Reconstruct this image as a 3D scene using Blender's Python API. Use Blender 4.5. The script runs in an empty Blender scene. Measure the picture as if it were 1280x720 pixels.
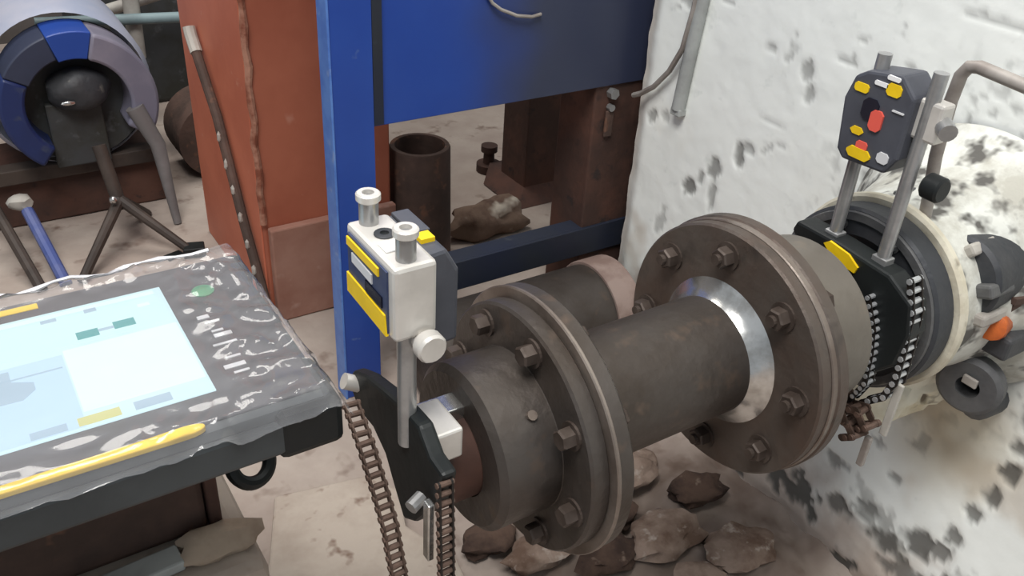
import bpy, bmesh, math, random
from mathutils import Vector, Matrix, noise
random.seed(4)
SC = bpy.context.scene
COL = SC.collection
PI = math.pi
H = 0.44            # shaft axis height above the floor, axis runs along +X at y = 0

# ------------------------------------------------------------------ camera
cam = bpy.data.cameras.new('camera'); cam.sensor_width = 36; cam.lens = 31.5
cam.clip_start = 0.02
co = bpy.data.objects.new('camera', cam); COL.objects.link(co)
R = Matrix(((0.841, 0.246, -0.482), (-0.538, 0.472, -0.698), (0.056, 0.846, 0.530)))
q = R.to_quaternion(); q.normalize()
co.matrix_world = Matrix.Translation((-0.544, -0.450, 0.917)) @ q.to_matrix().to_4x4()
SC.camera = co

# ------------------------------------------------------------------ world, lamps, exposure
w = bpy.data.worlds.new('workshop_air'); SC.world = w; w.use_nodes = True
bg = w.node_tree.nodes['Background']; bg.inputs[0].default_value = (0.86, 0.93, 1.0, 1); bg.inputs[1].default_value = 0.36

def area(name, loc, target, size, power, color=(1, 1, 1)):
    l = bpy.data.lights.new(name, 'AREA'); l.shape = 'RECTANGLE'; l.size, l.size_y = size
    l.energy = power; l.color = color
    o = bpy.data.objects.new(name, l); COL.objects.link(o); o.location = loc
    o.rotation_euler = (Vector(target) - Vector(loc)).to_track_quat('-Z', 'Y').to_euler()
    return o
area('ceiling_lamp', (-0.9, -0.5, 2.9), (0.2, 0.2, 0.4), (1.4, 0.9), 72, (1.0, 0.98, 0.95))
area('roof_light', (-0.1, 1.7, 3.0), (-0.1, 1.1, 0), (1.4, 0.8), 36, (1.0, 0.96, 0.9))
SC.view_settings.view_transform = 'Standard'; SC.view_settings.look = 'None'
SC.view_settings.gamma = 1; SC.view_settings.use_curve_mapping = False
SC.view_settings.exposure = 0.2

# ------------------------------------------------------------------ materials
def lin(c):
    return tuple(((v / 255) / 12.92 if v / 255 <= .04045 else ((v / 255 + .055) / 1.055) ** 2.4) for v in c) + (1,)

def mat(name, base, second=None, third=None, scale=8, rough=.6, metal=0, bump=0, lo=.42, hi=.6, spots=24, slo=.6, shi=.7, bscale=60, spec=.4):
    """base / second mixed by cloudy noise, third by finer specks; fine bump for relief."""
    m = bpy.data.materials.new(name); m.use_nodes = True
    nt = m.node_tree; N = nt.nodes; L = nt.links; b = N['Principled BSDF']
    b.inputs['Roughness'].default_value = rough; b.inputs['Metallic'].default_value = metal
    b.inputs['Specular IOR Level'].default_value = spec
    tc = N.new('ShaderNodeTexCoord')
    col = None
    def layer(prev, c, sc, lo, hi, detail=5):
        n = N.new('ShaderNodeTexNoise'); n.inputs['Scale'].default_value = sc; n.inputs['Detail'].default_value = detail
        n.inputs['Roughness'].default_value = .62
        L.new(tc.outputs['Object'], n.inputs['Vector'])
        r = N.new('ShaderNodeMapRange'); r.inputs[1].default_value = lo; r.inputs[2].default_value = hi
        L.new(n.outputs['Fac'], r.inputs[0])
        x = N.new('ShaderNodeMix'); x.data_type = 'RGBA'
        L.new(r.outputs[0], x.inputs[0])
        if isinstance(prev, tuple): x.inputs[6].default_value = prev
        else: L.new(prev, x.inputs[6])
        x.inputs[7].default_value = c
        return x.outputs[2]
    col = lin(base)
    if second: col = layer(col, lin(second), scale, lo, hi)
    if third: col = layer(col, lin(third), spots, slo, shi, 3)
    if isinstance(col, tuple): b.inputs['Base Color'].default_value = col
    else: L.new(col, b.inputs['Base Color'])
    if bump:
        n = N.new('ShaderNodeTexNoise'); n.inputs['Scale'].default_value = bscale; n.inputs['Detail'].default_value = 6
        L.new(tc.outputs['Object'], n.inputs['Vector'])
        bp = N.new('ShaderNodeBump'); bp.inputs['Strength'].default_value = bump; bp.inputs['Distance'].default_value = .004
        L.new(n.outputs['Fac'], bp.inputs['Height']); L.new(bp.outputs[0], b.inputs['Normal'])
    return m

M = {}
M['floor'] = mat('dusty_concrete', (150, 136, 127), (168, 156, 146), (112, 94, 84), 5, .9, 0, .5, .4, .65, 14, .58, .72, 45)
_b = M['floor'].node_tree.nodes['Principled BSDF']; _L = M['floor'].node_tree.links
_a = M['floor'].node_tree.nodes.new('ShaderNodeAttribute'); _a.attribute_name = 'soil'
_x = M['floor'].node_tree.nodes.new('ShaderNodeMix'); _x.data_type = 'RGBA'; _x.inputs[7].default_value = lin((98, 82, 72))
_L.new(_a.outputs['Fac'], _x.inputs[0]); _L.new(_b.inputs['Base Color'].links[0].from_socket, _x.inputs[6]); _L.new(_x.outputs[2], _b.inputs['Base Color'])
M['slab'] = mat('pale_concrete', (172, 160, 148), (150, 136, 124), (120, 100, 88), 9, .9, 0, .5, .45, .7, 22, .62, .72)
M['stone'] = mat('rubble', (138, 120, 108), (96, 76, 64), (160, 148, 138), 14, .95, 0, .8, .4, .6, 40, .6, .7, 70)
M['stone_dark'] = mat('dark_rubble', (82, 64, 54), (54, 40, 34), (120, 104, 92), 18, .95, 0, .8, .4, .6, 40, .62, .72, 70)
M['red'] = mat('red_oxide_paint', (160, 92, 70), (146, 80, 60), (180, 130, 112), 5, .55, 0, .15, .4, .65, 16, .66, .78, 30)
M['orange_red'] = mat('lit_side_oxide_paint', (190, 110, 84), (176, 98, 74), (200, 150, 130), 6, .55, 0, .12, .4, .65, 20, .66, .78, 30)  # fresher orange, also lightened in colour for light on the column's left side
M['reddust'] = mat('dusty_red_paint', (150, 112, 98), (134, 92, 78), (162, 130, 118), 7, .8, 0, .3, .4, .65, 20, .6, .75, 40)
M['weld'] = mat('chipped_weld', (166, 120, 100), (120, 66, 48), None, 30, .7, 0, .6)
M['blue'] = mat('blue_paint', (34, 66, 146), (42, 76, 156), (90, 112, 156), 4, .35, 0, .06, .4, .7, 26, .7, .8, 30)
M['blueedge'] = mat('highlight_blue_edge', (88, 128, 196), (72, 110, 184), (130, 150, 190), 20, .4)  # lighter blue put in as the highlight along the post's left edge
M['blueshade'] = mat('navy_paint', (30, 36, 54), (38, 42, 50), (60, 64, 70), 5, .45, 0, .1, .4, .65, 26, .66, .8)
M['brownsteel'] = mat('brown_rusted_steel', (62, 44, 38), (84, 56, 46), (46, 36, 34), 7, .75, 0, .3)
M['rust'] = mat('dark_rust', (88, 68, 60), (68, 54, 48), (112, 80, 64), 9, .8, .1, .5)
M['steel'] = mat('dirty_dark_steel', (84, 78, 74), (70, 62, 56), (98, 84, 74), 9, .42, .55, .25, .4, .65, 30, .6, .75, 80)
M['hubgrey'] = mat('grey_hub_steel', (116, 110, 102), (98, 92, 84), (126, 116, 104), 8, .45, .45, .2, .4, .65, 24, .6, .75, 80)
M['steelrust'] = mat('browned_flange_steel', (92, 84, 78), (86, 72, 64), (70, 64, 60), 8, .5, .45, .35, .42, .62, 22, .58, .74, 70)
M['rim'] = mat('greyed_machined_rim', (136, 126, 118), (112, 100, 92), (140, 132, 124), 14, .38, .6, .2)
M['bright'] = mat('bright_machined_steel', (214, 214, 212), (178, 176, 172), None, 30, .22, .9, .1)
M['alu'] = mat('anodised_aluminium', (214, 210, 204), (200, 196, 190), None, 20, .38, .35, .04)
M['rod'] = mat('grey_rod_steel', (168, 168, 168), (150, 150, 150), None, 30, .3, .6, .05)
M['black'] = mat('black_coated_steel', (22, 25, 26), (30, 34, 34), None, 12, .5, .1, .15)
M['casing'] = mat('dark_grey_plastic', (74, 76, 84), (66, 68, 76), None, 20, .5, 0, .05)
M['darkglass'] = mat('dark_window', (18, 20, 36), rough=.15)
M['yellow'] = mat('yellow_label', (238, 200, 24), (224, 186, 20), None, 20, .5)
M['navylabel'] = mat('dark_blue_label', (44, 56, 92), (60, 70, 98), None, 30, .5)
M['redled'] = mat('red_lens', (222, 92, 78), rough=.4)
M['white'] = mat('white_label', (232, 232, 232), rough=.5)
M['link'] = mat('chain_plate', (30, 28, 28), (48, 42, 38), None, 60, .5, .4)
M['linkrust'] = mat('rusty_chain_plate', (104, 84, 74), (70, 56, 48), None, 60, .7, .3)
M['pin'] = mat('chain_pin', (196, 198, 200), rough=.3, metal=.6)
M['tablet'] = mat('tablet_shell', (52, 56, 58), (62, 66, 68), None, 14, .5, 0, .08)
M['bezel'] = mat('tablet_bezel', (66, 62, 66), (58, 56, 60), None, 14, .45)
M['key'] = mat('button_print', (206, 206, 208), rough=.5)
M['green'] = mat('green_button', (70, 140, 100), rough=.4)
M['orange'] = mat('orange_cap', (206, 106, 44), (170, 84, 40), None, 30, .5)
M['greycast'] = mat('grey_cast_iron', (98, 98, 98), (80, 80, 82), (150, 148, 140), 14, .6, .2, .4, .4, .65, 26, .62, .72)
M['darkcast'] = mat('dark_cast_iron', (58, 60, 64), (72, 72, 74), (110, 108, 104), 12, .55, .2, .4, .45, .65, 30, .66, .76)
M['cream'] = mat('cream_gasket', (206, 200, 182), (180, 170, 148), (120, 112, 100), 14, .7, 0, .4)
M['conduit'] = mat('grey_conduit', (164, 167, 165), (146, 148, 146), None, 14, .6)
M['greypipe'] = mat('grey_brown_pipe', (162, 156, 150), (136, 128, 122), None, 14, .5, .2)
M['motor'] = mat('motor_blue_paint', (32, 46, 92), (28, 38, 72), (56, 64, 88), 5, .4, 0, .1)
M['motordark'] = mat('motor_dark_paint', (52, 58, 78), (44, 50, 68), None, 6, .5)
M['motorlilac'] = mat('lilac_reflection_shroud', (130, 126, 140), (112, 110, 126), None, 6, .5)  # lilac colour stands in for light reflected off the rim's right
M['palegrey'] = mat('dull_grey_guard', (126, 122, 122), (110, 106, 106), None, 8, .6)
M['motorgrey'] = mat('pale_motor_shell', (150, 158, 178), (166, 168, 182), None, 5, .4)
M['darkbody'] = mat('dark_machine_paint', (62, 64, 66), (52, 52, 48), (84, 86, 88), 8, .6, 0, .2)
M['backwall'] = mat('grimy_wall', (92, 86, 84), (74, 68, 64), (112, 106, 102), 3, .9, 0, .3)
M['palepipe'] = mat('pale_pipe', (176, 172, 164), (150, 144, 138), None, 9, .6)
M['tealpipe'] = mat('teal_pipe', (130, 150, 154), (110, 126, 130), None, 9, .5)
M['strut'] = mat('dark_strut', (54, 46, 42), (70, 60, 54), None, 12, .6)
M['bluestrut'] = mat('blue_strut', (70, 84, 140), (96, 104, 146), None, 12, .5)
M['collar'] = mat('dusty_pink_collar', (146, 128, 120), (124, 104, 96), None, 14, .8, 0, .3)
M['sack'] = mat('brown_sacking', (120, 100, 86), (88, 68, 58), (190, 180, 166), 12, .95, 0, .6, .4, .6, 10, .58, .68)
M['tan'] = mat('tan_board', (168, 150, 132), (140, 122, 106), None, 14, .9, 0, .3)

def panel_reflection():
    # blue paint, dark reflection painted into the panel's right half (wavy border)
    m = mat('blue_paint_reflection', (30, 62, 142), (38, 72, 152), (84, 106, 150), 4, .35, 0, .06, .4, .7, 26, .7, .8, 30)
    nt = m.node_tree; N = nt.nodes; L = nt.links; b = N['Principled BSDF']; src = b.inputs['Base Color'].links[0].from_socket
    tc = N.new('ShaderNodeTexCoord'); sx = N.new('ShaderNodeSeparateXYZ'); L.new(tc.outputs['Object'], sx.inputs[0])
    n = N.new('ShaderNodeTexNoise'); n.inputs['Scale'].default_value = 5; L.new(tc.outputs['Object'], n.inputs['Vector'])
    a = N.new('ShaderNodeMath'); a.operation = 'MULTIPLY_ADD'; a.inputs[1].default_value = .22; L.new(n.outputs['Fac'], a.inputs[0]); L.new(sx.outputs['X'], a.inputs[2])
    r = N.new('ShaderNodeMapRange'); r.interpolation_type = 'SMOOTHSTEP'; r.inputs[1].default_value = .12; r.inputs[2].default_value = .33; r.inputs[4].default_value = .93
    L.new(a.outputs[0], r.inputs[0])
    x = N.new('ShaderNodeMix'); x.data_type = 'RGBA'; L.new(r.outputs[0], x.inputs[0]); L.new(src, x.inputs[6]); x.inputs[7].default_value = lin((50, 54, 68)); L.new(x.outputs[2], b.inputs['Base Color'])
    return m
M['bluepanel'] = panel_reflection()

def emit(name, c, s):
    m = bpy.data.materials.new(name); m.use_nodes = True
    nt = m.node_tree; b = nt.nodes['Principled BSDF']
    b.inputs['Base Color'].default_value = (.02, .02, .02, 1); b.inputs['Roughness'].default_value = .2
    b.inputs['Emission Color'].default_value = lin(c); b.inputs['Emission Strength'].default_value = s
    return m
SB = 0.98
M['scr'] = emit('screen_pale', (206, 238, 246), SB); M['scrblue'] = emit('screen_blue', (190, 222, 250), SB)
M['scrgreen'] = emit('screen_mint', (206, 242, 242), SB); M['scrteal'] = emit('screen_teal', (40, 150, 150), SB)
M['scrgrey'] = emit('screen_grey', (164, 190, 208), SB); M['scryel'] = emit('screen_yellow', (206, 204, 120), SB)
M['scrwhite'] = emit('screen_white', (226, 246, 250), SB)

def plastic():
    m = bpy.data.materials.new('clear_film'); m.use_nodes = True
    nt = m.node_tree; N = nt.nodes; L = nt.links; N.remove(N['Principled BSDF'])
    out = N['Material Output']
    tr = N.new('ShaderNodeBsdfTransparent'); tr.inputs[0].default_value = (.96, .96, .97, 1)
    df = N.new('ShaderNodeBsdfDiffuse'); df.inputs[0].default_value = (.75, .75, .78, 1)
    gl = N.new('ShaderNodeBsdfGlossy'); gl.inputs['Roughness'].default_value = .12
    lw = N.new('ShaderNodeFresnel'); lw.inputs['IOR'].default_value = 1.5
    a = N.new('ShaderNodeMixShader'); a.inputs[0].default_value = .13
    L.new(tr.outputs[0], a.inputs[1]); L.new(df.outputs[0], a.inputs[2])
    b = N.new('ShaderNodeMixShader'); L.new(lw.outputs[0], b.inputs[0])
    L.new(a.outputs[0], b.inputs[1]); L.new(gl.outputs[0], b.inputs[2]); L.new(b.outputs[0], out.inputs[0])
    return m
M['film'] = plastic()
M['filmedge'] = mat('folded_film', (214, 214, 218), (190, 190, 194), None, 40, .3)

def wallmat():
    m = mat('flaking_white_plaster', (240, 243, 239), (232, 235, 231), (218, 222, 218), 5, .8, 0, .18, .4, .7, 26, .62, .76, 50)
    nt = m.node_tree; N = nt.nodes; L = nt.links; b = N['Principled BSDF']
    src = b.inputs['Base Color'].links[0].from_socket
    for attr, c in (('stain', (214, 200, 168)), ('dirt', (160, 142, 130)), ('wear', (82, 80, 76))):
        at = N.new('ShaderNodeAttribute'); at.attribute_name = attr
        x = N.new('ShaderNodeMix'); x.data_type = 'RGBA'
        L.new(at.outputs['Fac'], x.inputs[0]); L.new(src, x.inputs[6]); x.inputs[7].default_value = lin(c)
        src = x.outputs[2]
    L.new(src, b.inputs['Base Color'])
    return m
M['plaster'] = wallmat()
M['lime'] = mat('yellowed_lime_splash', (226, 222, 204), (206, 196, 168), (120, 108, 92), 14, .8, 0, .4, .45, .62, 24, .62, .72)
M['bolt'] = mat('dark_bolt_steel', (84, 74, 68), (68, 58, 52), None, 40, .5, .4)
M['boss'] = mat('white_splashed_iron', (214, 215, 208), (176, 174, 164), (92, 90, 86), 16, .75, 0, .5, .42, .6, 24, .5, .6, 50)

# ------------------------------------------------------------------ mesh helpers
class B:
    def __init__(s): s.b = bmesh.new(); s.mi = 0
    def faces(s, vs, fs):
        v = [s.b.verts.new(p) for p in vs]
        for f in fs:
            try:
                F = s.b.faces.new([v[i] for i in f]); F.material_index = s.mi
            except ValueError: pass
        return v
    def box(s, lo, hi, rot=None, piv=None):
        (a, b_, c), (d, e, f) = lo, hi
        P = [(x, y, z) for x in (a, d) for y in (b_, e) for z in (c, f)]
        if rot:
            piv = Vector(piv or ((a + d) / 2, (b_ + e) / 2, (c + f) / 2))
            P = [rot @ (Vector(p) - piv) + piv for p in P]
        s.faces(P, [(0, 1, 3, 2), (4, 6, 7, 5), (0, 4, 5, 1), (2, 3, 7, 6), (0, 2, 6, 4), (1, 5, 7, 3)]); return s
    def lathe(s, origin, axis, prof, seg=32, caps=True):
        """prof: list of (distance along axis, radius)"""
        ax = Vector(axis).normalized(); u = ax.orthogonal().normalized(); v = ax.cross(u); o = Vector(origin)
        rings = []
        for d, r in prof:
            rings.append([s.b.verts.new(o + ax * d + (u * math.cos(2 * PI * k / seg) + v * math.sin(2 * PI * k / seg)) * r) for k in range(seg)])
        for a, b_ in zip(rings, rings[1:]):
            for k in range(seg):
                F = s.b.faces.new((a[k], a[(k + 1) % seg], b_[(k + 1) % seg], b_[k])); F.material_index = s.mi
        if caps:
            for r_ in (rings[0], rings[-1]):
                F = s.b.faces.new(r_); F.material_index = s.mi
        return s
    def cyl(s, p0, p1, r, seg=16, r2=None, ch=0):
        d = (Vector(p1) - Vector(p0)).length; r2 = r if r2 is None else r2
        pr = [(0, r), (d, r2)] if not ch else [(0, r - ch), (ch, r), (d - ch, r2), (d, r2 - ch)]
        return s.lathe(p0, Vector(p1) - Vector(p0), pr, seg)
    def ring(s, origin, axis, r0, r1, t, seg=32, ch=.0015):
        """hollow ring, inner r0, outer r1, thickness t along axis"""
        pr = [(0, r0), (0, r1 - ch), (ch, r1), (t - ch, r1), (t, r1 - ch), (t, r0), (0, r0)]
        return s.lathe(origin, axis, pr, seg, False)
    def tube(s, pts, r, seg=8):
        pts = [Vector(p) for p in pts]; rings = []; u = None
        for i, p in enumerate(pts):
            t = (pts[min(i + 1, len(pts) - 1)] - pts[max(i - 1, 0)]).normalized()
            u = t.orthogonal().normalized() if u is None else (u - t * u.dot(t)).normalized()
            v = t.cross(u); rr = r[i] if isinstance(r, (list, tuple)) else r
            rings.append([s.b.verts.new(p + (u * math.cos(2 * PI * k / seg) + v * math.sin(2 * PI * k / seg)) * rr) for k in range(seg)])
        for a, b_ in zip(rings, rings[1:]):
            for k in range(seg):
                F = s.b.faces.new((a[k], a[(k + 1) % seg], b_[(k + 1) % seg], b_[k])); F.material_index = s.mi
        for r_ in (rings[0], rings[-1]):
            F = s.b.faces.new(r_); F.material_index = s.mi
        return s
    def prism(s, poly, d):
        """poly: list of 3D points in a plane, extruded by vector d"""
        n = len(poly); d = Vector(d); P = [Vector(p) for p in poly]
        s.faces(P + [p + d for p in P], [tuple(range(n)), tuple(range(2 * n - 1, n - 1, -1))] + [(i, (i + 1) % n, n + (i + 1) % n, n + i) for i in range(n)])
        return s
    def blob(s, c, rad, seed, sub=2, amp=.35, fr=2.2):
        r = bmesh.ops.create_icosphere(s.b, subdivisions=sub, radius=1)
        for v in r['verts']:
            k = 1 + amp * noise.noise(v.co * fr * .6 + Vector((seed * 7.1, seed * 3.3, 1.7))) + amp * .4 * noise.noise(v.co * fr * 2 + Vector((seed, 0, 9)))
            v.co = Vector((v.co.x * rad[0] * k, v.co.y * rad[1] * k, v.co.z * rad[2] * k)) + Vector(c)
        return s

def wt(p):
    v = Vector((0, 0, 0))
    while p is not None: v += p.location; p = p.parent
    return v

def obj(name, b, m, parent=None, bevel=0, smooth=False, ang=35):
    bm = b.b if isinstance(b, B) else b
    bmesh.ops.recalc_face_normals(bm, faces=bm.faces)
    me = bpy.data.meshes.new(name); bm.to_mesh(me); bm.free()
    for x in (m if isinstance(m, (list, tuple)) else [m]): me.materials.append(M[x] if isinstance(x, str) else x)
    if smooth:
        me.polygons.foreach_set('use_smooth', [True] * len(me.polygons))
        try: me.set_sharp_from_angle(angle=math.radians(ang))
        except Exception: pass
    o = bpy.data.objects.new(name, me); COL.objects.link(o)
    if parent:
        o.parent = parent; o.location = -wt(parent)
    if bevel:
        mo = o.modifiers.new('bevel', 'BEVEL'); mo.width = bevel; mo.segments = 2; mo.limit_method = 'ANGLE'; mo.angle_limit = math.radians(40)
        mo.harden_normals = False
    return o

def thing(name, label, cat, loc, group=None):
    o = bpy.data.objects.new(name, None); COL.objects.link(o); o.location = loc; o.empty_display_size = .05
    o['label'] = label; o['category'] = cat
    if group: o['group'] = group
    return o

def tag(o, label, cat, group=None):
    o['label'] = label; o['category'] = cat
    if group: o['group'] = group
    return o

def copy_to(src, parent, loc, rot=None):
    o = src.copy(); COL.objects.link(o); o.parent = parent
    o.location = Vector(loc) - parent.location
    if rot is not None: o.rotation_euler = rot
    return o

def sstep(a, b, x):
    t = max(0., min(1., (x - a) / (b - a))); return t * t * (3 - 2 * t)
def fbm(x, y, z=0, o=4):
    return noise.fractal(Vector((x, y, z)), 1.0, 2.0, o)

# ------------------------------------------------------------------ STRUCTURE
def axis_points(segs):
    out = []
    for a, b, st in segs:
        n = max(1, round((b - a) / st)); out += [a + (b - a) * i / n for i in range(n)]
    return out + [segs[-1][1]]

# floor: rough concrete, finer mesh where the camera stands close
xs = axis_points([(-3, -.8, .4), (-.8, .6, .01), (.6, 3.4, .35)])
ys = axis_points([(-1.6, -.3, .3), (-.3, 1.5, .01), (1.5, 3.6, .3)])
b = B(); V = []; soil = []
for y in ys:
    for x in xs:
        dd = math.hypot((x - .12) / .26, (y - .10) / .22) + .5 * fbm(x * 7, y * 7, 20)
        soil.append(.85 * sstep(1.15, .7, dd) * (.75 + .4 * fbm(x * 30, y * 30, 9)))
        rub = sstep(-.28, -.12, x) * sstep(.62, .35, y)
        z = -.006 * abs(fbm(x * 5, y * 5)) + rub * (.020 * fbm(x * 9, y * 9, 3) - .012 + .006 * fbm(x * 32, y * 32, 5))
        V.append((x, y, min(z, .006)))
nx = len(xs)
b.faces(V, [(j * nx + i, j * nx + i + 1, (j + 1) * nx + i + 1, (j + 1) * nx + i) for j in range(len(ys) - 1) for i in range(nx - 1)])
fl = obj('floor', b, 'floor', smooth=True, ang=80); fl['kind'] = 'structure'
a = fl.data.attributes.new('soil', 'FLOAT', 'POINT'); a.data.foreach_set('value', soil)

# white plastered wall on the right with a flaked, splashed foot
WX = .38; WE = .575
def foot(y): return .325 + .053 * sstep(.25, .45, y)
chips = [(.268, .572, .010, .016, .55), (.256, .545, .006, .012, .5), (.347, .424, .010, .016, .75), (.336, .440, .014, .007, .5), (.388, .382, .013, .02, .7),
         (.384, .345, .008, .022, .55), (.431, .338, .016, .014, .8), (.412, .36, .009, .010, .6), (.536, .416, .010, .012, .6), (.505, .425, .008, .008, .4), (.30, .49, .02, .003, .3),
         (.331, .583, .012, .004, .4), (.21, .60, .018, .004, .45), (.05, .69, .03, .004, .4), (.50, .60, .014, .006, .5), (.42, .62, .014, .003, .4),
         (-.134, .299, .012, .016, .9), (-.138, .26, .011, .012, .8), (-.142, .225, .013, .014, .9), (-.137, .19, .012, .012, .85), (-.130, .155, .012, .013, .8), (-.122, .115, .014, .013, .8), (-.115, .085, .012, .012, .8),
         (-.09, .08, .022, .018, .9), (-.06, .055, .03, .014, .9), (-.02, .075, .02, .010, .8), (.02, .05, .025, .012, .8), (-.10, .03, .03, .015, .8), (.05, .10, .018, .008, .6), (-.03, .13, .012, .006, .6), (.01, .16, .010, .005, .5), (-.16, .06, .03, .02, .8)]
ysw = axis_points([(-1.4, -.32, .12), (-.32, .575, .005)])
zsw = axis_points([(-.02, .75, .005), (.75, 1.1, .02), (1.1, 2.4, .2)])
b = B(); V = []; wear = []; dirt = []; stain = []
for z in zsw:
    for y in ysw:
        t = max(0., min(1., 1 - z / .26)); xf = foot(y)
        x = WX - (WX - xf) * t ** 1.4
        n1 = fbm(y * 18, z * 18, 2); n2 = fbm(y * 60, z * 60, 5, 3); n3 = fbm(y * 7, z * 7, 8)
        k = 0.
        for cy, cz, ry, rz, st in chips:
            dy = (y - cy) / ry; dz = (z - cz) / rz
            if abs(dy) < 2.2 and abs(dz) < 2.2:
                d = math.sqrt(dy * dy + dz * dz) + .55 * n2 + .3 * n1
                k = max(k, st * (1 - sstep(.75, 1.15, d)))
        low = sstep(.13, .02, z + .03 * n3)
        k = max(k, low * sstep(.30, .46, n1 + .35 * n2 + .25 * (low - .7)) * .95)
        # soot specks close to the shaft gland
        rg = math.hypot(y - .0, z - H)
        k = max(k, .5 * sstep(.26, .13, rg) * sstep(.12, .4, n2 + .5 * n1))
        k = max(k, .4 * sstep(.62, .76, n1 + .2 * n2))
        wear.append(k)
        dirt.append(max(.85 * sstep(.10, -.01, z + .05 * n1 - .10 * sstep(.02, .18, y)), .35 * sstep(.05, .5, n3) * sstep(.42, .3, z), .6 * sstep(.03, .0, WE - y + .01 * n1)))
        stain.append(.6 * sstep(.12, .02, math.hypot(y + .06, (z - .24) * .9)) + .25 * sstep(.1, .5, n3) * sstep(.55, .2, z) + .3 * sstep(-.02, -.2, y) * sstep(.1, .5, fbm(y * 9, z * 3, 12)))
        x += .004 * k - .003 * (n1 + .3 * n2) * (.25 + .8 * low) - .004 * n3 * low
        edge = sstep(.03, 0, WE - y)
        V.append((x + .008 * edge, y + .004 * fbm(z * 20, 3, 1) * edge, z))
ny = len(ysw)
F = [(j * ny + i, j * ny + i + 1, (j + 1) * ny + i + 1, (j + 1) * ny + i) for j in range(len(zsw) - 1) for i in range(ny - 1)]
nb = len(V)
# returns: left end face and back so that the wall is solid
for z in zsw: V.append((WX + .6, WE, z)); wear.append(0); dirt.append(.3); stain.append(0)
for j in range(len(zsw) - 1): F.append((j * ny + ny - 1, nb + j, nb + j + 1, (j + 1) * ny + ny - 1))
b.faces(V, F)
wl = obj('wall_right', b, 'plaster', smooth=True, ang=70); wl['kind'] = 'structure'
for nm, dat in (('wear', wear), ('dirt', dirt), ('stain', stain)):
    a = wl.data.attributes.new(nm, 'FLOAT', 'POINT'); a.data.foreach_set('value', dat)

b = B().box((-3, 2.7, -.02), (3.4, 2.85, 2.6)); wb = obj('wall_back', b, 'backwall'); wb['kind'] = 'structure'

# ------------------------------------------------------------------ red column
t = thing('red_column', 'tall red oxide painted steel column standing behind the tablet', 'column', (-.04, 1.0, 0))
obj('column_body', B().box((-.146, .87, 0), (.09, 1.24, 1.7)), 'red', t, .004)
obj('lit_side_plate', B().box((-.149, .876, 0), (-.1455, 1.236, 1.7)), 'orange_red', t, .001)  # thin plate that carries the painted tone of the lit side
obj('base_plate', B().box((-.140, .852, 0), (.092, .869, .183)), 'reddust', t, .003)
b = B(); pts = [(-.145 + .002 * math.sin(k * 2.3), .869 + .002 * math.sin(k * 1.7), .19 + k * .03) for k in range(48)]
obj('weld_bead', b.tube(pts, [.006 + .002 * math.sin(k * 3.1) for k in range(48)], 8), 'weld', t, smooth=True)

t = thing('leaning_bar', 'dark rusty bar with pale flaked paint leaning on the red column', 'bar', (-.2, .86, 0))
P = [Vector((-.162, 1.117, .442)), Vector((-.160, 1.02, .330)), Vector((-.160, .93, .165)), Vector((-.158, .855, .040)), Vector((-.158, .835, .012))]
BAR = obj('bar', B().tube([P[0].lerp(P[1], .15)] + P[1:4] + [P[3].lerp(P[4], .7)], .0085, 10), 'rust', t, smooth=True)
obj('bar_tip', B().tube([P[0] + Vector((0, .006, .012)), P[0], P[0].lerp(P[1], .22)], .0105, 10), 'palepipe', t, smooth=True)
obj('rubber_foot', B().cyl(P[4] - Vector((0, .0, .012)), P[3].lerp(P[4], .35), .018, 14, .014), 'black', t, smooth=True)
for k in range(7):
    p = P[1].lerp(P[3], .1 + k * .14)
    obj('paint_flake', B().blob(p + Vector((-.007, -.005, 0)), (.004, .005, .011), k, 1), 'palepipe', BAR)

# ------------------------------------------------------------------ blue bench frame
t = thing('blue_bench_frame', 'blue painted steel bench frame with a deep side panel and angle post', 'bench', (.15, .62, 0))
b = B().box((-.122, .6, 0), (-.062, .606, 1.3)).box((-.122, .606, 0), (-.116, .630, 1.3)); obj('post', b, 'blue', t, .0015)
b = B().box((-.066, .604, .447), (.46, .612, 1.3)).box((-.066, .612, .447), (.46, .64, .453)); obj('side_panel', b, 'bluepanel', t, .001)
obj('post_edge_highlight', B().box((-.1236, .5985, 0), (-.1205, .631, 1.3)), 'blueedge', t, .0006)
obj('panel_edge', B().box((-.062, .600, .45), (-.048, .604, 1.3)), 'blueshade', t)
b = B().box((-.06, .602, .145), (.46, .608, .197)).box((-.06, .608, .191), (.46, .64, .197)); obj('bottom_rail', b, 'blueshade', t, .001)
b = B().box((.322, .608, 0), (.46, .70, .46)); obj('post', b, 'brownsteel', t, .003)
b = B().box((.52, 1.07, 0), (.62, 1.17, .46)); obj('post', b, 'brownsteel', t, .003)
b = B().prism([(.48, 1.03, 0), (.70, 1.03, 0), (.66, 1.07, .03), (.52, 1.07, .03)], (0, .15, 0)); obj('foot_plate', b, 'brownsteel', t)
obj('bolt', B().cyl((.352, .612, .434), (.352, .596, .434), .009, 6), 'rod', t); obj('bolt', B().cyl((.352, .612, .41), (.352, .599, .41), .006, 8), 'rod', t)
obj('hasp', B().box((.344, .602, .36), (.360, .607, .405)), 'rust', t, .002)
b = B().tube([(.108, .601, .612), (.116, .598, .598), (.13, .597, .588), (.157, .597, .577), (.182, .597, .573), (.20, .601, .574)], .0025, 8); obj('handle_wire', b, 'greypipe', t, smooth=True)

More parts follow.
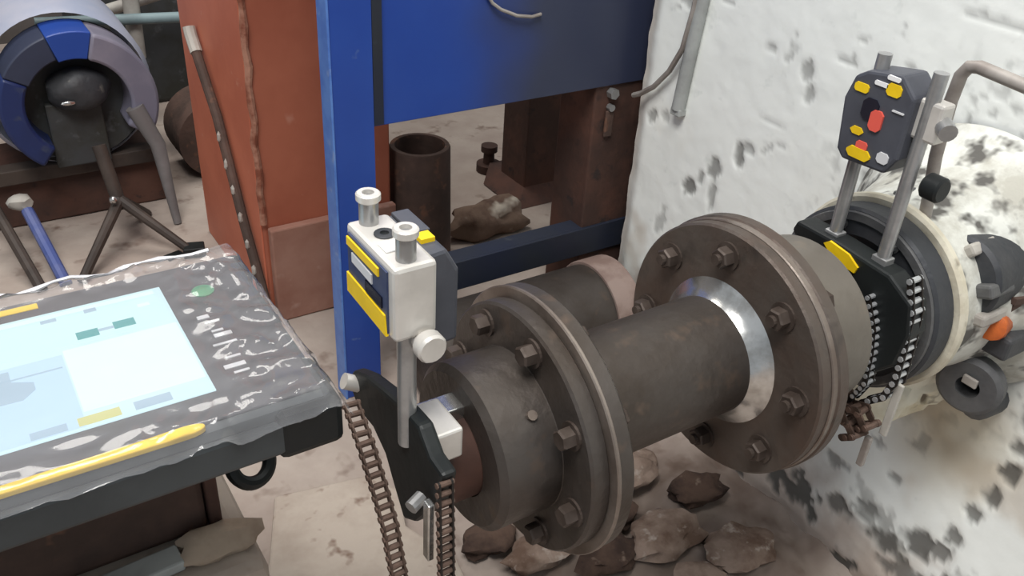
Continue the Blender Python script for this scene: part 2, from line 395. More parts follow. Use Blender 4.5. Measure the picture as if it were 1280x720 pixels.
# things seen through the bench
o = obj('pipe_stub', B().lathe((.164, .9, 0), (0, 0, 1), [(0, .062), (.02, .061), (.262, .056), (.266, .054), (.266, .046), (.262, .045), (.08, .045), (.08, .001)], 36, False), 'rust', smooth=True)
tag(o, 'upright open rusty pipe stub standing behind the blue post', 'pipe')
o = obj('sack_heap', B().blob((.36, .985, .022), (.085, .05, .042), 3, 3, .5), 'sack', smooth=True, ang=60)
tag(o, 'crumpled brown sacking lying on the floor under the bench', 'sack')
o = obj('valve_stub', B().lathe((.53, 1.24, 0), (0, 0, 1), [(0, .03), (.02, .03), (.021, .014), (.05, .013), (.051, .02), (.066, .02)], 16), 'brownsteel', smooth=True)
tag(o, 'short brown stub with a cap on the floor beyond the sacking', 'valve')

# pipe lying behind the coupling
t = thing('ground_pipe', 'thick grey brown pipe lying on the floor along the bench rail', 'pipe', (.05, .485, 0))
obj('pipe_barrel', B().lathe((-.02, .52, .088), (1, 0, 0), [(0, .07), (0, .082), (.32, .082), (.32, .07)], 40), 'steel', t, smooth=True)
obj('pipe_collar', B().ring((.285, .52, .088), (1, 0, 0), .05, .0875, .05, 40), 'collar', t, smooth=True)
obj('end_cap', B().lathe((.33, .52, .088), (1, 0, 0), [(0, .07), (.012, .07), (.018, .06)], 32), 'greycast', t, smooth=True)

# ------------------------------------------------------------------ shaft coupling
t = thing('spacer_coupling', 'dark steel spacer coupling with two bolted flange pairs joined by a tube', 'coupling', (0, 0, H))
X = (1, 0, 0); O = Vector((0, 0, H))
def along(x): return (x, 0, H)
obj('shaft', B().lathe(along(-.312), X, [(0, .034), (.004, .038), (.05, .038)], 40), 'brownsteel', t, smooth=True)
obj('hub', B().lathe(along(-.275), X, [(0, .039), (0, .063), (.005, .0685), (.052, .0685), (.058, .074), (.062, .080)], 64, False), 'steel', t, smooth=True, ang=25)
obj('flange', B().ring(along(-.2225), X, .04, .1045, .0165, 80, .002), 'steel', t, smooth=True, ang=25)
obj('flange', B().ring(along(-.206), X, .03, .1125, .017, 80, .0025), 'steel', t, smooth=True, ang=25)
obj('joint_ring', B().ring(along(-.2065), X, .09, .1135, .004, 80, .001), 'rim', t, smooth=True, ang=25)
obj('spacer_tube', B().lathe(along(-.19), X, [(0, .066), (.012, .058), (.02, .0555), (.178, .0555)], 64, False), 'steel', t, smooth=True, ang=25)
obj('fillet_collar', B().lathe(along(-.014), X, [(0, .0555), (.004, .058), (.008, .062), (.0145, .071)], 64, False), 'bright', t, smooth=True, ang=25)
obj('flange', B().ring(along(0), X, .05, .120, .014, 96, .002), 'steelrust', t, smooth=True, ang=25)
obj('joint_ring', B().ring(along(.0125), X, .09, .1215, .009, 96, .001), 'rim', t, smooth=True, ang=25)
obj('flange', B().ring(along(.018), X, .05, .123, .014, 96, .002), 'steelrust', t, smooth=True, ang=25)
obj('hub', B().lathe(along(.032), X, [(0, .092), (.004, .086), (.078, .085), (.084, .080), (.084, .036)], 64, False), 'hubgrey', t, smooth=True, ang=25)
obj('shaft', B().lathe(along(.08), X, [(0, .036), (.12, .036)], 40, False), 'brownsteel', t, smooth=True)

def hexbolt(h, r, sh=0):
    b = B(); b.lathe((0, 0, 0), (-1, 0, 0), [(0, r * 1.35), (.002, r * 1.35)], 20); b.lathe((-.002, 0, 0), (-1, 0, 0), [(0, r), (h * .85, r), (h, r * .85)], 6)
    if sh: b.lathe((-.002 - h, 0, 0), (-1, 0, 0), [(0, r * .5), (sh, r * .5)], 12)
    return b
proto = None
def bolts(n, off, x, rc, flip, mat_, sh=0):
    src = obj('bolt', hexbolt(.0105, .0098 if x > -.1 else .0085, sh), mat_, t)
    first = True
    for k in range(n):
        a = math.radians(off) + 2 * PI * k / n
        p = (x, rc * math.cos(a), H + rc * math.sin(a)); rot = (a, 0, 0) if not flip else (a, 0, PI)
        if first: src.location = Vector(p) - t.location; src.rotation_euler = rot; first = False
        else: copy_to(src, t, p, rot)
bolts(8, 40, 0, .0965, False, 'bolt', .004)
bolts(8, 40, .032, .106, True, 'bolt')
bolts(8, 12, -.2225, .0875, False, 'bolt')
bolts(8, 12, -.189, .0895, True, 'bolt')
obj('set_screw', B().lathe((-.24, -.045, H + .052), (0, -.65, .76), [(0, .004), (.003, .004)], 10), 'rim', t)
obj('shaft_key', B().box((-.305, -.008, H + .030), (-.272, .012, H + .048)), 'bright', t, .001)

# ------------------------------------------------------------------ chain link (roller chain, shared mesh)
def link_mesh(plate, pin):
    b = B()
    for sx in (-1, 1):
        prof = [(sx * .0035, .0025 * math.cos(a) , .0034 + .0026 * math.sin(a)) for a in [PI * k / 4 for k in range(5)]] + \
               [(sx * .0035, .0025 * math.cos(a), -.0034 + .0026 * math.sin(a)) for a in [PI + PI * k / 4 for k in range(5)]]
        b.prism(prof, (sx * .0012, 0, 0))
    b.mi = 1
    b.cyl((-.0056, 0, .0034), (.0056, 0, .0034), .0022, 8)
    bm = b.b; bmesh.ops.recalc_face_normals(bm, faces=bm.faces)
    me = bpy.data.meshes.new('chain_link'); bm.to_mesh(me); bm.free(); me.materials.append(M[plate]); me.materials.append(M[pin])
    return me
LINK = link_mesh('link', 'pin'); LINKD = link_mesh('link', 'linkrust'); LINKR = link_mesh('linkrust', 'linkrust')
def chain(parent, pts, me, sc=1.0, twist=0):
    pts = [Vector(p) for p in pts]; L = [0]
    for a, c in zip(pts, pts[1:]): L.append(L[-1] + (c - a).length)
    n = max(2, int(L[-1] / (.0072 * sc)))
    for k in range(n + 1):
        s = L[-1] * k / n; i = max(j for j in range(len(pts) - 1) if L[j] <= s + 1e-9)
        d = (pts[i + 1] - pts[i]); p = pts[i] + d * ((s - L[i]) / d.length)
        o = bpy.data.objects.new('chain_link', me); COL.objects.link(o); o.parent = parent
        o.location = p - wt(parent)
        # keep the pins along the shaft direction
        z = -d.normalized(); x = Vector((1, 0, 0)); x = (x - z * x.dot(z)).normalized(); y = z.cross(x)
        o.rotation_euler = Matrix((x, y, z)).transposed().to_euler(); o.scale = (sc * 1.15, sc, sc)

# ------------------------------------------------------------------ near laser head (left)
t = thing('laser_sensor_head', 'silver and black laser alignment head with yellow label on two rods, near the tablet', 'laser sensor', (-.325, 0, H))
for y, zb in ((-.024, .49), (.029, .575)):
    rod = obj('rod', B().cyl((-.33, y, zb), (-.33, y, .657), .0065, 20), 'rod', t, smooth=True)
    obj('rod_cap', B().ring((-.33, y, .654), (0, 0, 1), .004, .0082, .006, 20, .001), 'alu', rod, smooth=True)
CB = obj('clamp_block', B().box((-.343, -.034, .584), (-.313, .037, .638)), 'alu', t, .003)
# black electronics housing behind the clamp
b = B().prism([(-.313, -.020, .560), (-.288, -.018, .560), (-.288, -.018, .616), (-.298, -.018, .634), (-.313, -.020, .634)], (0, .060, 0))
HS = obj('housing', b, 'casing', t, .003)
obj('housing_cover', B().box((-.310, .006, .634), (-.297, .038, .637)), 'casing', HS, .001)
obj('yellow_mark', B().box((-.310, -.006, .634), (-.300, .004, .6372)), 'yellow', HS)
fx = -.3432
LP = obj('label_plate', B().box((fx - .0012, -.026, .588), (fx + .002, .032, .633)), 'navylabel', CB)
obj('yellow_stripe', B().prism([(fx - .0024, -.026, .586), (fx - .0024, .033, .588), (fx - .0024, .033, .603), (fx - .0024, -.024, .601)], (.002, 0, 0)), 'yellow', LP)
obj('yellow_stripe', B().prism([(fx - .0024, -.016, .625), (fx - .0024, .031, .625), (fx - .0024, .031, .631), (fx - .0024, -.016, .631)], (.002, 0, 0)), 'yellow', LP)
obj('grey_print', B().prism([(fx - .0022, -.006, .614), (fx - .0022, .024, .615), (fx - .0022, .024, .622), (fx - .0022, -.006, .621)], (.002, 0, 0)), 'key', LP)
obj('dark_print', B().prism([(fx - .0022, -.020, .604), (fx - .0022, .004, .604), (fx - .0022, .004, .612), (fx - .0022, -.020, .612)], (.002, 0, 0)), 'darkglass', LP)
obj('screw_socket', B().ring((-.328, .010, .6378), (0, 0, 1), .003, .007, .0015, 18, .0004), 'darkcast', CB, smooth=True)
obj('screw_socket', B().lathe((-.328, .010, .6376), (0, 0, 1), [(0, .0045), (.0006, .0045)], 12), 'black', CB)
obj('status_window', B().box((-.338, -.013, .6378), (-.322, .000, .6395)), 'white', CB, .001)
obj('clamp_knob', B().lathe((-.322, -.030, .580), (0, -1, 0), [(0, .008), (.006, .008), (.007, .0105), (.014, .0105), (.016, .009)], 18), 'alu', t, smooth=True)
# leaning chain bracket
poly = [(-.332, y, z) for y, z in ((.072, .474), (.066, .492), (.040, .504), (.010, .512), (-.018, .518), (-.044, .520), (-.060, .505), (-.078, .503), (-.071, .473), (-.038, .424), (-.020, .411), (-.004, .432), (.010, .452), (.030, .462), (.056, .460))]
BR = obj('chain_bracket', B().prism(poly, (.012, 0, 0)), 'black', t, .003)
obj('bracket_pin', B().cyl((-.330, .058, .484), (-.341, .060, .490), .0065, 12), 'alu', BR, smooth=True)
obj('rod_block', B().box((-.3305, -.050, .484), (-.300, -.012, .510)), 'alu', t, .002)
obj('tension_screw', B().cyl((-.3365, -.058, .470), (-.347, -.062, .468), .005, 10), 'rod', BR)
chain(BR, [(-.330, -.078, .492), (-.332, -.084, .455), (-.332, -.086, .42), (-.332, -.088, .385), (-.330, -.090, .35)], LINKD)
chain(BR, [(-.343, .040, .478), (-.345, .012, .462), (-.345, -.006, .440), (-.345, -.024, .415), (-.345, -.034, .385), (-.343, -.040, .355)], LINKR, 1.1)
obj('chain_end', B().box((-.341, -.076, .425), (-.336, -.068, .478)), 'bright', BR, .001)

# ------------------------------------------------------------------ far laser head (right)
t = thing('laser_sensor_head', 'dark grey laser alignment head with red lens and yellow corners, by the white wall', 'laser sensor', (.165, 0, H))
for y in (.022, -.035):
    rod = obj('rod', B().cyl((.165, y, .495), (.165, y, .692), .0065, 20), 'rod', t, smooth=True)
hx0, hx1 = .150, .186
front = [(.036, .600), (.042, .648), (.036, .670), (.024, .678), (-.010, .684), (-.0275, .668), (-.0275, .612), (-.018, .595), (.028, .592)]
HS = obj('housing', B().prism([(hx0, y, z) for y, z in front], (hx1 - hx0, 0, 0)), 'casing', t, .003)
obj('clamp_block', B().box((.160, -.050, .632), (.178, -.022, .668)), 'alu', t, .003)
fx = hx0 - .0012
def plate(name, y0, y1, z0, z1, m, dx=0, cut=.25):
    c = min(abs(y1 - y0), abs(z1 - z0)) * cut
    P = [(y0 + c, z0), (y1 - c, z0), (y1, z0 + c), (y1, z1 - c), (y1 - c, z1), (y0 + c, z1), (y0, z1 - c), (y0, z0 + c)]
    return obj(name, B().prism([(fx - dx, y, z) for y, z in P], (.0025 + dx, 0, 0)), m, HS)
plate('corner_label', .018, .033, .658, .666, 'yellow'); plate('corner_label', -.014, .001, .664, .675, 'yellow')
plate('white_label', .000, .014, .669, .673, 'white'); plate('white_label', -.010, .003, .677, .681, 'white')
plate('lens_window', .003, .020, .636, .656, 'darkglass'); plate('red_lens', -.004, .009, .629, .648, 'redled', .0008)
plate('round_badge', .012, .026, .620, .627, 'yellow', 0, .45)
plate('target_lens', .004, .016, .608, .616, 'redled')
plate('yellow_label', -.002, .024, .599, .609, 'yellow', .0005, .4)
plate('white_label', -.020, -.008, .604, .614, 'key'); plate('white_label', -.022, -.010, .652, .6535, 'key')
obj('clamp_knob', B().cyl((.176, -.046, .592), (.176, -.064, .592), .012, 16, ch=.002), 'black', t, smooth=True)
obj('clamp_lever', B().cyl((.168, -.049, .650), (.160, -.060, .648), .008, 14), 'rod', t, smooth=True)
# black chain bracket, V underside over the shaft
poly = [(.150, y, z) for y, z in ((.062, .500), (.058, .512), (.006, .512), (-.055, .508), (-.084, .492), (-.092, .462), (-.088, .425), (-.070, .405), (-.058, .425), (-.048, .452), (-.02, .484), (.02, .484), (.045, .486))]
BR = obj('chain_bracket', B().prism(poly, (.026, 0, 0)), 'black', t, .003)
obj('yellow_label', B().prism([(.1475, .020, .506), (.1475, .014, .511), (.1475, -.010, .508), (.1475, -.023, .500), (.1475, -.021, .493), (.1475, -.010, .494), (.1475, .012, .500)], (.003, 0, 0)), 'yellow', BR)
obj('rod_strap', B().box((.158, .014, .495), (.172, .030, .515)), 'rod', t, .001); obj('rod_strap', B().box((.158, -.043, .493), (.172, -.027, .515)), 'rod', t, .001)
chain(BR, [(.160, -.076, .507), (.160, -.086, .48), (.160, -.090, .445), (.160, -.092, .41), (.160, -.086, .385), (.160, -.07, .368)], LINK, 1.35)
chain(BR, [(.147, -.048, .478), (.147, -.060, .456), (.147, -.066, .431), (.147, -.070, .395), (.150, -.06, .37)], LINK, 1.1)
chain(BR, [(.150, -.045, .372), (.146, -.058, .358), (.144, -.074, .366), (.146, -.086, .352), (.150, -.074, .340), (.150, -.058, .344), (.148, -.05, .358), (.142, -.066, .350), (.142, -.080, .338), (.146, -.07, .328)], LINKR, 1.5)
obj('chain_tail', B().box((.150, -.090, .298), (.156, -.083, .335)), 'greypipe', BR, .001)
obj('tension_strap', B().box((.158, -.099, .342), (.162, -.091, .405)), 'palepipe', BR, .001)

# ------------------------------------------------------------------ pump bearing housing on the wall
t = thing('pump_housing', 'round dark pump bearing cover with cream gasket ring on a white splashed boss', 'pump', (.3, 0, H))
obj('cover_ring', B().ring(along(.190), X, .068, .0965, .028, 72, .003), 'darkcast', t, smooth=True, ang=25)
obj('cover_lip', B().ring(along(.187), X, .084, .093, .004, 72, .001), 'greycast', t, smooth=True, ang=25)
obj('cover_face', B().lathe(along(.203), X, [(0, .02), (0, .072), (.012, .074)], 56), 'darkcast', t, smooth=True, ang=25)
obj('gland', B().lathe(along(.190), X, [(0, .037), (0, .050), (.004, .052), (.014, .052)], 48, False), 'greycast', t, smooth=True, ang=25)
obj('gasket_ring', B().ring(along(.218), X, .07, .104, .012, 72, .003), 'cream', t, smooth=True, ang=25)
obj('boss', B().lathe(along(.230), X, [(0, .07), (0, .096), (.03, .098), (.06, .104), (.10, .118), (.146, .15)], 64, False), 'boss', t, smooth=True, ang=40)
src = None
for k in range(8):
    a = math.radians(20 + 45 * k); p = Vector((.190, .080 * math.cos(a), H + .080 * math.sin(a)))
    if src is None:
        src = obj('cover_bolt', hexbolt(.006, .005), 'greycast', t); src.location = p - t.location; src.rotation_euler = (a, 0, 0)
    else: copy_to(src, t, p, (a, 0, 0))
obj('bearing_cap', B().lathe((.262, -.060, .478), (-1, -.05, .05), [(-.07, .046), (0, .045), (.004, .041), (.006, .02), (.006, .004)], 36, False), 'darkcast', t, smooth=True, ang=30)
for k, (y, z, q) in enumerate(((-.028, .520, 1), (-.066, .512, .8), (-.094, .482, .9), (-.098, .452, .8), (.02, .53, .8))):
    obj('rib_block', B().box((.250, y - .011 * q, z - .008 * q), (.29, y + .011 * q, z + .008 * q), Matrix.Rotation(math.atan2(z - H, y), 3, 'X')), ('greycast', 'palepipe')[k % 2], t, .003)
obj('splashed_lump', B().blob((.315, -.01, .315), (.085, .058, .060), 8, 4, .4), 'lime', t, smooth=True, ang=60)

D = Vector((.0, -.014, .036))
def sh(*p): return tuple(Vector(p) + D)
t = thing('drain_elbow', 'grey cast eye fitting with a round hole below the orange cap', 'pipe fitting', sh(.31, -.085, .323))
obj('eye_body', B().ring(sh(.290, -.084, .318), (1, .25, 0), .0125, .034, .022, 36, .005), 'greycast', t, smooth=True)
obj('eye_arm', B().tube([sh(.302, -.060, .334), sh(.316, -.035, .35), sh(.345, -.01, .35)], [.016, .017, .018], 12), 'greycast', t, smooth=True)
obj('eye_socket', B().lathe(sh(.308, -.08, .318), (1, .25, 0), [(0, .014), (.012, .014)], 20), 'black', t)
obj('eye_tag', B().box(sh(.284, -.094, .324), sh(.288, -.078, .334)), 'palepipe', t, .001)
obj('drain_neck', B().tube([sh(.314, -.084, .296), sh(.33, -.084, .280), sh(.37, -.08, .27)], .018, 14), 'darkcast', t, smooth=True)

t = thing('grease_valve', 'small dark valve block with a worn orange cap at the right edge', 'valve', sh(.31, -.085, .40))
obj('valve_body', B().box(sh(.288, -.108, .366), sh(.37, -.058, .392)), 'darkcast', t, .004)
obj('orange_cap', B().lathe(sh(.288, -.086, .400), (-1, -.2, .25), [(-.02, .013), (0, .0145), (.004, .0155), (.010, .0145), (.012, .010)], 14), 'orange', t, smooth=True, ang=40)
obj('cap_nut', B().lathe(sh(.305, -.085, .424), (0, 0, 1), [(-.030, .010), (0, .010), (.001, .012), (.008, .012)], 6), 'rust', t)
obj('side_port', B().cyl(sh(.30, -.062, .388), sh(.284, -.058, .394), .011, 14, ch=.002), 'greycast', t, smooth=True)
obj('side_tag', B().box(sh(.2825, -.050, .362), sh(.286, -.034, .372)), 'palepipe', t)

b = B().tube([(.236, -.022, .535), (.222, -.021, .60), (.215, -.022, .655), (.214, -.024, .680), (.214, -.029, .689), (.214, -.038, .6915), (.214, -.087, .688), (.214, -.22, .68)], .006, 14)
o = obj('bent_pipe', b, 'greypipe', smooth=True); tag(o, 'thin grey pipe bent over at the top beside the far laser head', 'pipe')
t = thing('wall_conduit', 'pale grey conduit running down the white wall near its left edge', 'conduit', (.37, .47, .43))
obj('conduit_tube', B().tube([(.372, .452, 1.0), (.372, .456, .65), (.372, .468, .52), (.373, .474, .45)], [.009, .009, .010, .0105], 12), 'conduit', t, smooth=True)
obj('conduit_clip', B().box((.366, .464, .44), (.382, .484, .452)), 'conduit', t, .002)
o = obj('wall_cable', B().tube([(.374, .578, .436), (.370, .558, .446), (.369, .53, .466), (.368, .50, .500), (.366, .478, .54), (.364, .466, .60), (.364, .460, .72), (.366, .458, 1.0)], .0042, 8), 'greypipe', smooth=True)
tag(o, 'thin grey cable curving off the left edge of the white wall', 'cable')

# ------------------------------------------------------------------ rusty beam + pedestal under the tablet
o = obj('concrete_pedestal', B().box((-.86, .045, -.01), (-.415, .30, .343)), 'slab', None, .014)
tag(o, 'pale broken concrete pedestal at the lower left under the rusty beam', 'pedestal')
t = thing('rusty_beam', 'dark rusty steel beam carrying the wrapped tablet', 'beam', (-.6, .12, .345))
obj('beam_body', B().box((-.90, .104, .345), (-.446, .17, .506)), 'rust', t, .006)
obj('top_plate', B().box((-.90, .06, .506), (-.445, .175, .514)), 'rust', t, .002)
obj('end_plate', B().box((-.446, .100, .346), (-.436, .172, .505)), 'brownsteel', t, .002)
o = obj('tan_stone', B().blob((-.447, .086, .348), (.034, .016, .012), 21, 3, .5), 'tan', smooth=True, ang=50)
tag(o, 'tan stone lying on the pedestal in the lower left', 'stone')
o = obj('grey_flat_bar', B().box((-.56, .070, .344), (-.475, .092, .354), Matrix.Rotation(.06, 3, 'Z')), 'conduit', None, .002)
tag(o, 'pale grey flat bar lying along the front of the pedestal', 'bar')
b = B().lathe((-.402, .125, .383), (.35, -.75, .55), [(.006 * math.sin(a), .0185 + .006 * math.cos(a)) for a in [2 * PI * k / 10 for k in range(11)]], 36, False)
o = obj('black_ring', b, 'black', smooth=True); tag(o, 'black ring hanging below the right corner of the tablet', 'ring')

# ------------------------------------------------------------------ tablet
TZ = .5535
t = thing('alignment_tablet', 'dark rugged display unit with a lit pale blue screen and yellow front stripe', 'tablet', (-.55, .08, .514))
obj('shell', B().box((-.735, -.020, .5155), (-.379, .181, .5505)), 'tablet', t, .007)
obj('bezel', B().box((-.728, -.013, .5500), (-.385, .175, .5525)), 'bezel', t, .0015)
SCR = obj('screen', B().box((-.655, .014, .5520), (-.4445, .151, TZ)), 'scr', t)
def sp(name, pts, m, dz=.0004):
    return obj(name, B().prism([(x, y, TZ) for x, y in pts], (0, 0, dz)), m, SCR)
def rect(x0, x1, y0, y1): return [(x0, y0), (x1, y0), (x1, y1), (x0, y1)]
sp('screen_pane', rect(-.654, -.520, .016, .096), 'scrblue', .0002)
sp('screen_pane', rect(-.519, -.446, .030, .100), 'scrwhite', .0002)
sp('screen_pane', rect(-.590, -.450, .104, .150), 'scrgreen', .0002)
sp('coupling_icon', rect(-.508, -.494, .108, .117), 'scrteal'); sp('coupling_icon', rect(-.484, -.470, .110, .119), 'scrteal'); sp('coupling_icon', rect(-.494, -.484, .112, .115), 'scrgrey')
sp('machine_icon', [(-.60, .060), (-.548, .058), (-.540, .066), (-.540, .074), (-.552, .080), (-.552, .092), (-.60, .094)], 'scrgrey'); sp('machine_icon', rect(-.56, -.522, .081, .0825), 'scrgrey')
sp('menu_bar', rect(-.650, -.450, .1435, .1480), 'scrwhite'); sp('menu_mark', rect(-.526, -.516, .138, .142), 'scrgrey'); sp('menu_mark', rect(-.498, -.490, .139, .144), 'scrgrey')
sp('status_field', rect(-.524, -.500, .017, .025), 'scryel'); sp('status_field', rect(-.55, -.530, .017, .024), 'scrgrey'); sp('status_field', rect(-.492, -.470, .017, .025), 'scrgrey'); sp('status_field', rect(-.464, -.456, .13, .134), 'scrwhite')
# yellow front stripe with rounded end
P = [(-.73, -.0125), (-.73, -.0180)] + [(-.472 + .012 * math.cos(a), -.0155 + .0045 * math.sin(a)) for a in [-PI / 2 + PI * k / 8 for k in range(9)]] + [(-.50, -.0120)]
obj('yellow_stripe', B().prism([(x, y, .5495) for x, y in P], (0, 0, .0042)), 'yellow', t, .0008)
obj('yellow_stripe', B().box((-.60, .162, .552), (-.524, .169, .5530)), 'yellow', t)
obj('green_button', B().lathe((-.418, .132, .5524), (0, 0, 1), [(0, .008), (.001, .008), (.0014, .007)], 20), 'green', t)
for k, (x, y, wd) in enumerate(((-.428, .098, .008), (-.424, .090, .010), (-.424, .078, .008), (-.422, .072, .012), (-.424, .061, .016), (-.424, .044, .010), (-.426, .034, .014), (-.424, .026, .010))):
    obj('button', B().box((x - wd / 2, y - (.0012 if k % 3 else .0022), .5524), (x + wd / 2, y + (.0012 if k % 3 else .0022), .5532)), 'key', t)
obj('corner_guard', B().box((-.420, -.0255, .5115), (-.375, .03, .548)), 'black', t, .006)
obj('corner_guard', B().box((-.402, .150, .5125), (-.374, .186, .548)), 'black', t, .006)
obj('front_grip', B().box((-.735, -.0245, .5165), (-.41, -.018, .543)), 'tablet', t, .004)

# clear plastic sleeve around the tablet
t = thing('plastic_sleeve', 'crumpled clear plastic sleeve wrapped around the tablet', 'sleeve', (-.55, .08, .55))
xs = axis_points([(-.76, -.50, .010), (-.50, -.370, .003)]); ys = axis_points([(-.028, .188, .003)])
V = []
for y in ys:
    for x in xs:
        ridge = 1 - abs(fbm(x * 22, y * 22, 4, 3)) * 2.2
        on = max(sstep(-.447, -.425, x), sstep(.008, -.008, y), sstep(.156, .172, y)); z = .5568 + (.0006 + .0024 * on) * fbm(x * 40, y * 34, 1, 3) + .0026 * on * max(0, ridge) ** 2
        z += .003 * on * (fbm(x * 60, y * 80, 6, 3))
        z = max(z, .5562)
        e = max(sstep(-.382, -.370, x), .55 * sstep(-.018, -.028, y)); z -= .026 * e * (1 + .3 * fbm(x * 40, y * 40, 2))
        z -= .004 * sstep(.178, .188, y)
        V.append((x, y, z))
nx = len(xs)
b = B(); b.faces(V, [(j * nx + i, j * nx + i + 1, (j + 1) * nx + i + 1, (j + 1) * nx + i) for j in range(len(ys) - 1) for i in range(nx - 1)])
obj('top_sheet', b, 'film', t, smooth=True, ang=60)
pts = [(-.76 + k * .0125, .187 + .0012 * math.sin(k * 1.9), .5550 + .002 * math.sin(k * 1.3)) for k in range(30)]
obj('folded_edge', B().tube(pts, [.0015 + .0008 * math.sin(k * 2.7) for k in range(30)], 6), 'filmedge', t, smooth=True)
# ------------------------------------------------------------------ floor slab, stones, rubble
b = B().prism([(-.60, .30, .0), (-.36, .30, 0), (-.345, .33, 0), (-.300, .434, 0), (-.165, .408, 0), (-.15, .36, 0), (-.17, .30, 0), (-.14, .22, 0), (-.16, .10, 0), (-.60, .08, 0)], (0, 0, .022))
o = obj('floor_slab', b, 'slab', None, .004); tag(o, 'low pale concrete slab on the floor under the near laser head', 'slab')
rocks = [(.17, .25, .055, .035, .020, 0, 'pale lump of rubble nearest the foot of the white wall, left of the far flange'), (.235, .17, .045, .03, .020, 1, 'dark brown lump of rubble below the far flange by the wall foot'),
         (.13, .13, .055, .04, .022, 0, 'broad pale lump of rubble between the two flanges'), (.10, .20, .035, .03, .018, 1, 'dark lump of rubble just left of the broad pale one'),
         (.21, .06, .05, .035, .016, 0, 'flat greyish stone below the right side of the far flange'), (.05, .14, .045, .03, .018, 1, 'dark brown stone at the lower edge right of the near flange'),
         (-.03, .19, .05, .03, .02, 0, 'pale stone peeping out under the near flange'), (-.08, .24, .04, .03, .018, 1, 'dark stone under the near hub'), (.0, .30, .05, .035, .018, 0, 'pale stone behind the near flange'),
         (.12, .05, .04, .028, .014, 0, 'small flat stone at the bottom edge between flange and wall')]
for k, (x, y, a, c, h, dk, lb) in enumerate(rocks):
    o = obj('rubble_stone', B().blob((x, y, h * .05), (a, c, h * .75), k + 1, 3, .42), 'stone_dark' if dk else 'stone', smooth=True, ang=50)
    tag(o, lb, 'stone', 'rubble on the floor below the coupling')
o = obj('rusty_plate', B().prism([(-.30, .10, .022), (-.26, .155, .022), (-.20, .165, .022), (-.15, .12, .022), (-.20, .06, .022), (-.27, .05, .022)], (0, 0, .014)), 'rust', None, .004)
tag(o, 'flat rusty plate on the slab at the bottom of the picture', 'plate')

# ------------------------------------------------------------------ left background: motor on a stand and clutter
t = thing('blue_motor', 'round blue motor with an open dark end and a pale reflection painted on its shroud at the far left', 'motor', (-.34, 1.5, 0))
mc = (-.326, 1.34, .266); Y = (0, 1, 0)
b = B(); seg = 48
def arc_ring(a0, a1, r0, r1, y0, y1, n=24):
    V = []; F = []
    for k in range(n + 1):
        a = math.radians(a0 + (a1 - a0) * k / n); c, s = math.cos(a), math.sin(a)
        for r, y in ((r0, y0), (r1, y0), (r1, y1), (r0, y1)): V.append((mc[0] + r * c, y, mc[2] + r * s))
    for k in range(n):
        for j in range(4):
            F.append((k * 4 + j, k * 4 + (j + 1) % 4, k * 4 + 4 + (j + 1) % 4, k * 4 + 4 + j))
    F += [(0, 1, 2, 3), tuple(n * 4 + j for j in (3, 2, 1, 0))]
    bb = B(); bb.faces(V, F); return bb
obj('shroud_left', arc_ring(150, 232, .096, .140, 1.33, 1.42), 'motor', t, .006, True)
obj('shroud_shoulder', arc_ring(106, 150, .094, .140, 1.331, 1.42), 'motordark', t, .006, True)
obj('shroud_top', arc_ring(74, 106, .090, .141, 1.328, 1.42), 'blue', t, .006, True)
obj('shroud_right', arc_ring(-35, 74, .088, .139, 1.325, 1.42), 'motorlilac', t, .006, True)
obj('shell', B().lathe((mc[0] - .01, 1.40, mc[2] + .01), Y, [(0, .148), (.02, .158), (.22, .162), (.24, .14)], 48, False), 'motorgrey', t, smooth=True, ang=30)
obj('end_disc', B().lathe((mc[0], 1.40, mc[2]), Y, [(0, .02), (0, .13), (.02, .14)], 40), 'darkbody', t, smooth=True)
HC = obj('hub_cap', B().blob((mc[0] + .005, 1.37, mc[2] + .02), (.055, .035, .042), 5, 3, .2), 'darkcast', t, smooth=True)
obj('hub_highlight', B().blob((mc[0] - .022, 1.338, mc[2] + .006), (.012, .004, .005), 6, 2, .2), 'bright', HC, smooth=True)  # bright blob stands in for the highlight on the hub
obj('inner_frame', B().box((mc[0] - .06, 1.375, .13), (mc[0] + .04, 1.39, .26)), 'darkbody', t, .003)
obj('shaft_guard', B().tube([(-.235, 1.33, .25), (-.205, 1.32, .17), (-.20, 1.31, .08), (-.195, 1.30, .0)], [.018, .015, .011, .008], 12), 'palegrey', t, smooth=True)
obj('skid', B().box((-.72, 1.42, 0), (-.17, 1.63, .10)), 'brownsteel', t, .004)
obj('cross_member', B().box((-.62, 1.40, .10), (-.19, 1.44, .13)), 'strut', t, .002)

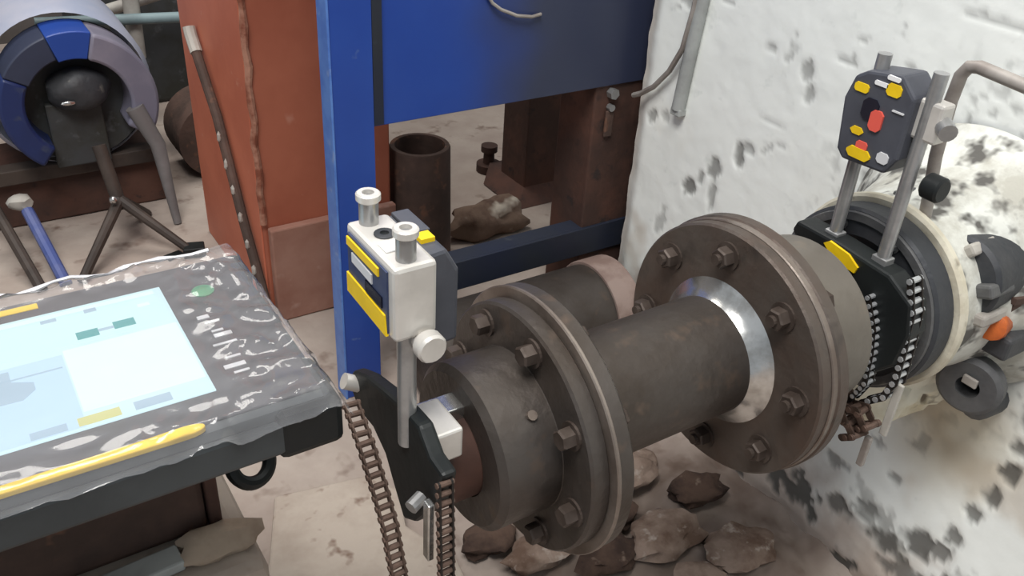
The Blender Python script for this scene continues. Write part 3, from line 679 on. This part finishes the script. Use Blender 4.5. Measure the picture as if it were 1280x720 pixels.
t = thing('tripod_stand', 'dark splayed tripod stand in front of the blue motor', 'tripod', (-.30, 1.2, 0))
node = Vector((-.305, 1.25, .10))
for p in ((-.203, 1.155, .004), (-.412, 1.14, .004), (-.24, 1.36, .004)):
    obj('leg', B().cyl(node, p, .011, 10, .0085), 'strut', t, smooth=True)
CP = obj('centre_post', B().cyl(node - Vector((0, 0, .02)), node + Vector((-.012, .04, .10)), .013, 12), 'strut', t, smooth=True)
obj('lock_knob', B().blob(node + Vector((-.014, -.02, .012)), (.008, .008, .008), 2, 2, .1), 'bright', CP, smooth=True)
obj('foot_pad', B().prism([(-.225, 1.145, 0), (-.185, 1.135, 0), (-.178, 1.165, 0), (-.210, 1.175, 0)], (0, 0, .02)), 'black', t, .002)
o = obj('floor_shim', B().box((-.255, 1.155, 0), (-.222, 1.175, .004), Matrix.Rotation(.3, 3, 'Z')), 'black'); tag(o, 'small flat black shim on the floor beside the tripod foot', 'shim')
o = obj('blue_prop', B().cyl((-.462, 1.30, .09), (-.437, 1.15, .0), .011, 10), 'bluestrut', smooth=True); tag(o, 'slim blue steel prop slanting to the floor at the far left', 'prop')
o = obj('brown_prop', B().cyl((-.515, 1.34, .10), (-.478, 1.15, .0), .010, 10), 'strut', smooth=True); tag(o, 'slim brown steel prop left of the blue one', 'prop')
o = obj('pale_bracket', B().blob((-.47, 1.32, .10), (.022, .02, .016), 4, 2, .3), 'palepipe', smooth=True); tag(o, 'pale lump of fitting where the far left props meet', 'fitting')
o = obj('brown_drum', B().lathe((-.04, 1.62, .09), (0, -1, 0), [(0, .03), (0, .085), (.01, .09), (.14, .09)], 36), 'rust', smooth=True, ang=30); tag(o, 'dark brown drum lying beside the red column', 'drum')
o = obj('dark_cabinet', B().box((-.20, 2.0, 0), (.35, 2.4, .62)), 'darkbody', None, .01); tag(o, 'dark machine cabinet in the left background behind the drum', 'cabinet')
for nm, p0, p1, r, m, lab in (('pale_pipe', (-.30, 1.75, .42), (.20, 1.70, .40), .020, 'palepipe', 'upper pale pipe running behind the red column'), ('teal_pipe', (-.34, 1.70, .325), (.2, 1.68, .30), .012, 'tealpipe', 'thin teal pipe running to the red column'),
                              ('pale_pipe', (-.18, 1.9, .28), (.30, 1.85, .40), .014, 'palepipe', 'slanting pale pipe behind the teal pipe'), ('pale_pipe', (-.14, 1.72, .22), (-.13, 1.72, .55), .018, 'palepipe', 'upright pale pipe crossing the teal pipe')):
    o = obj(nm, B().cyl(p0, p1, r, 14), m, smooth=True); tag(o, lab, 'pipe')
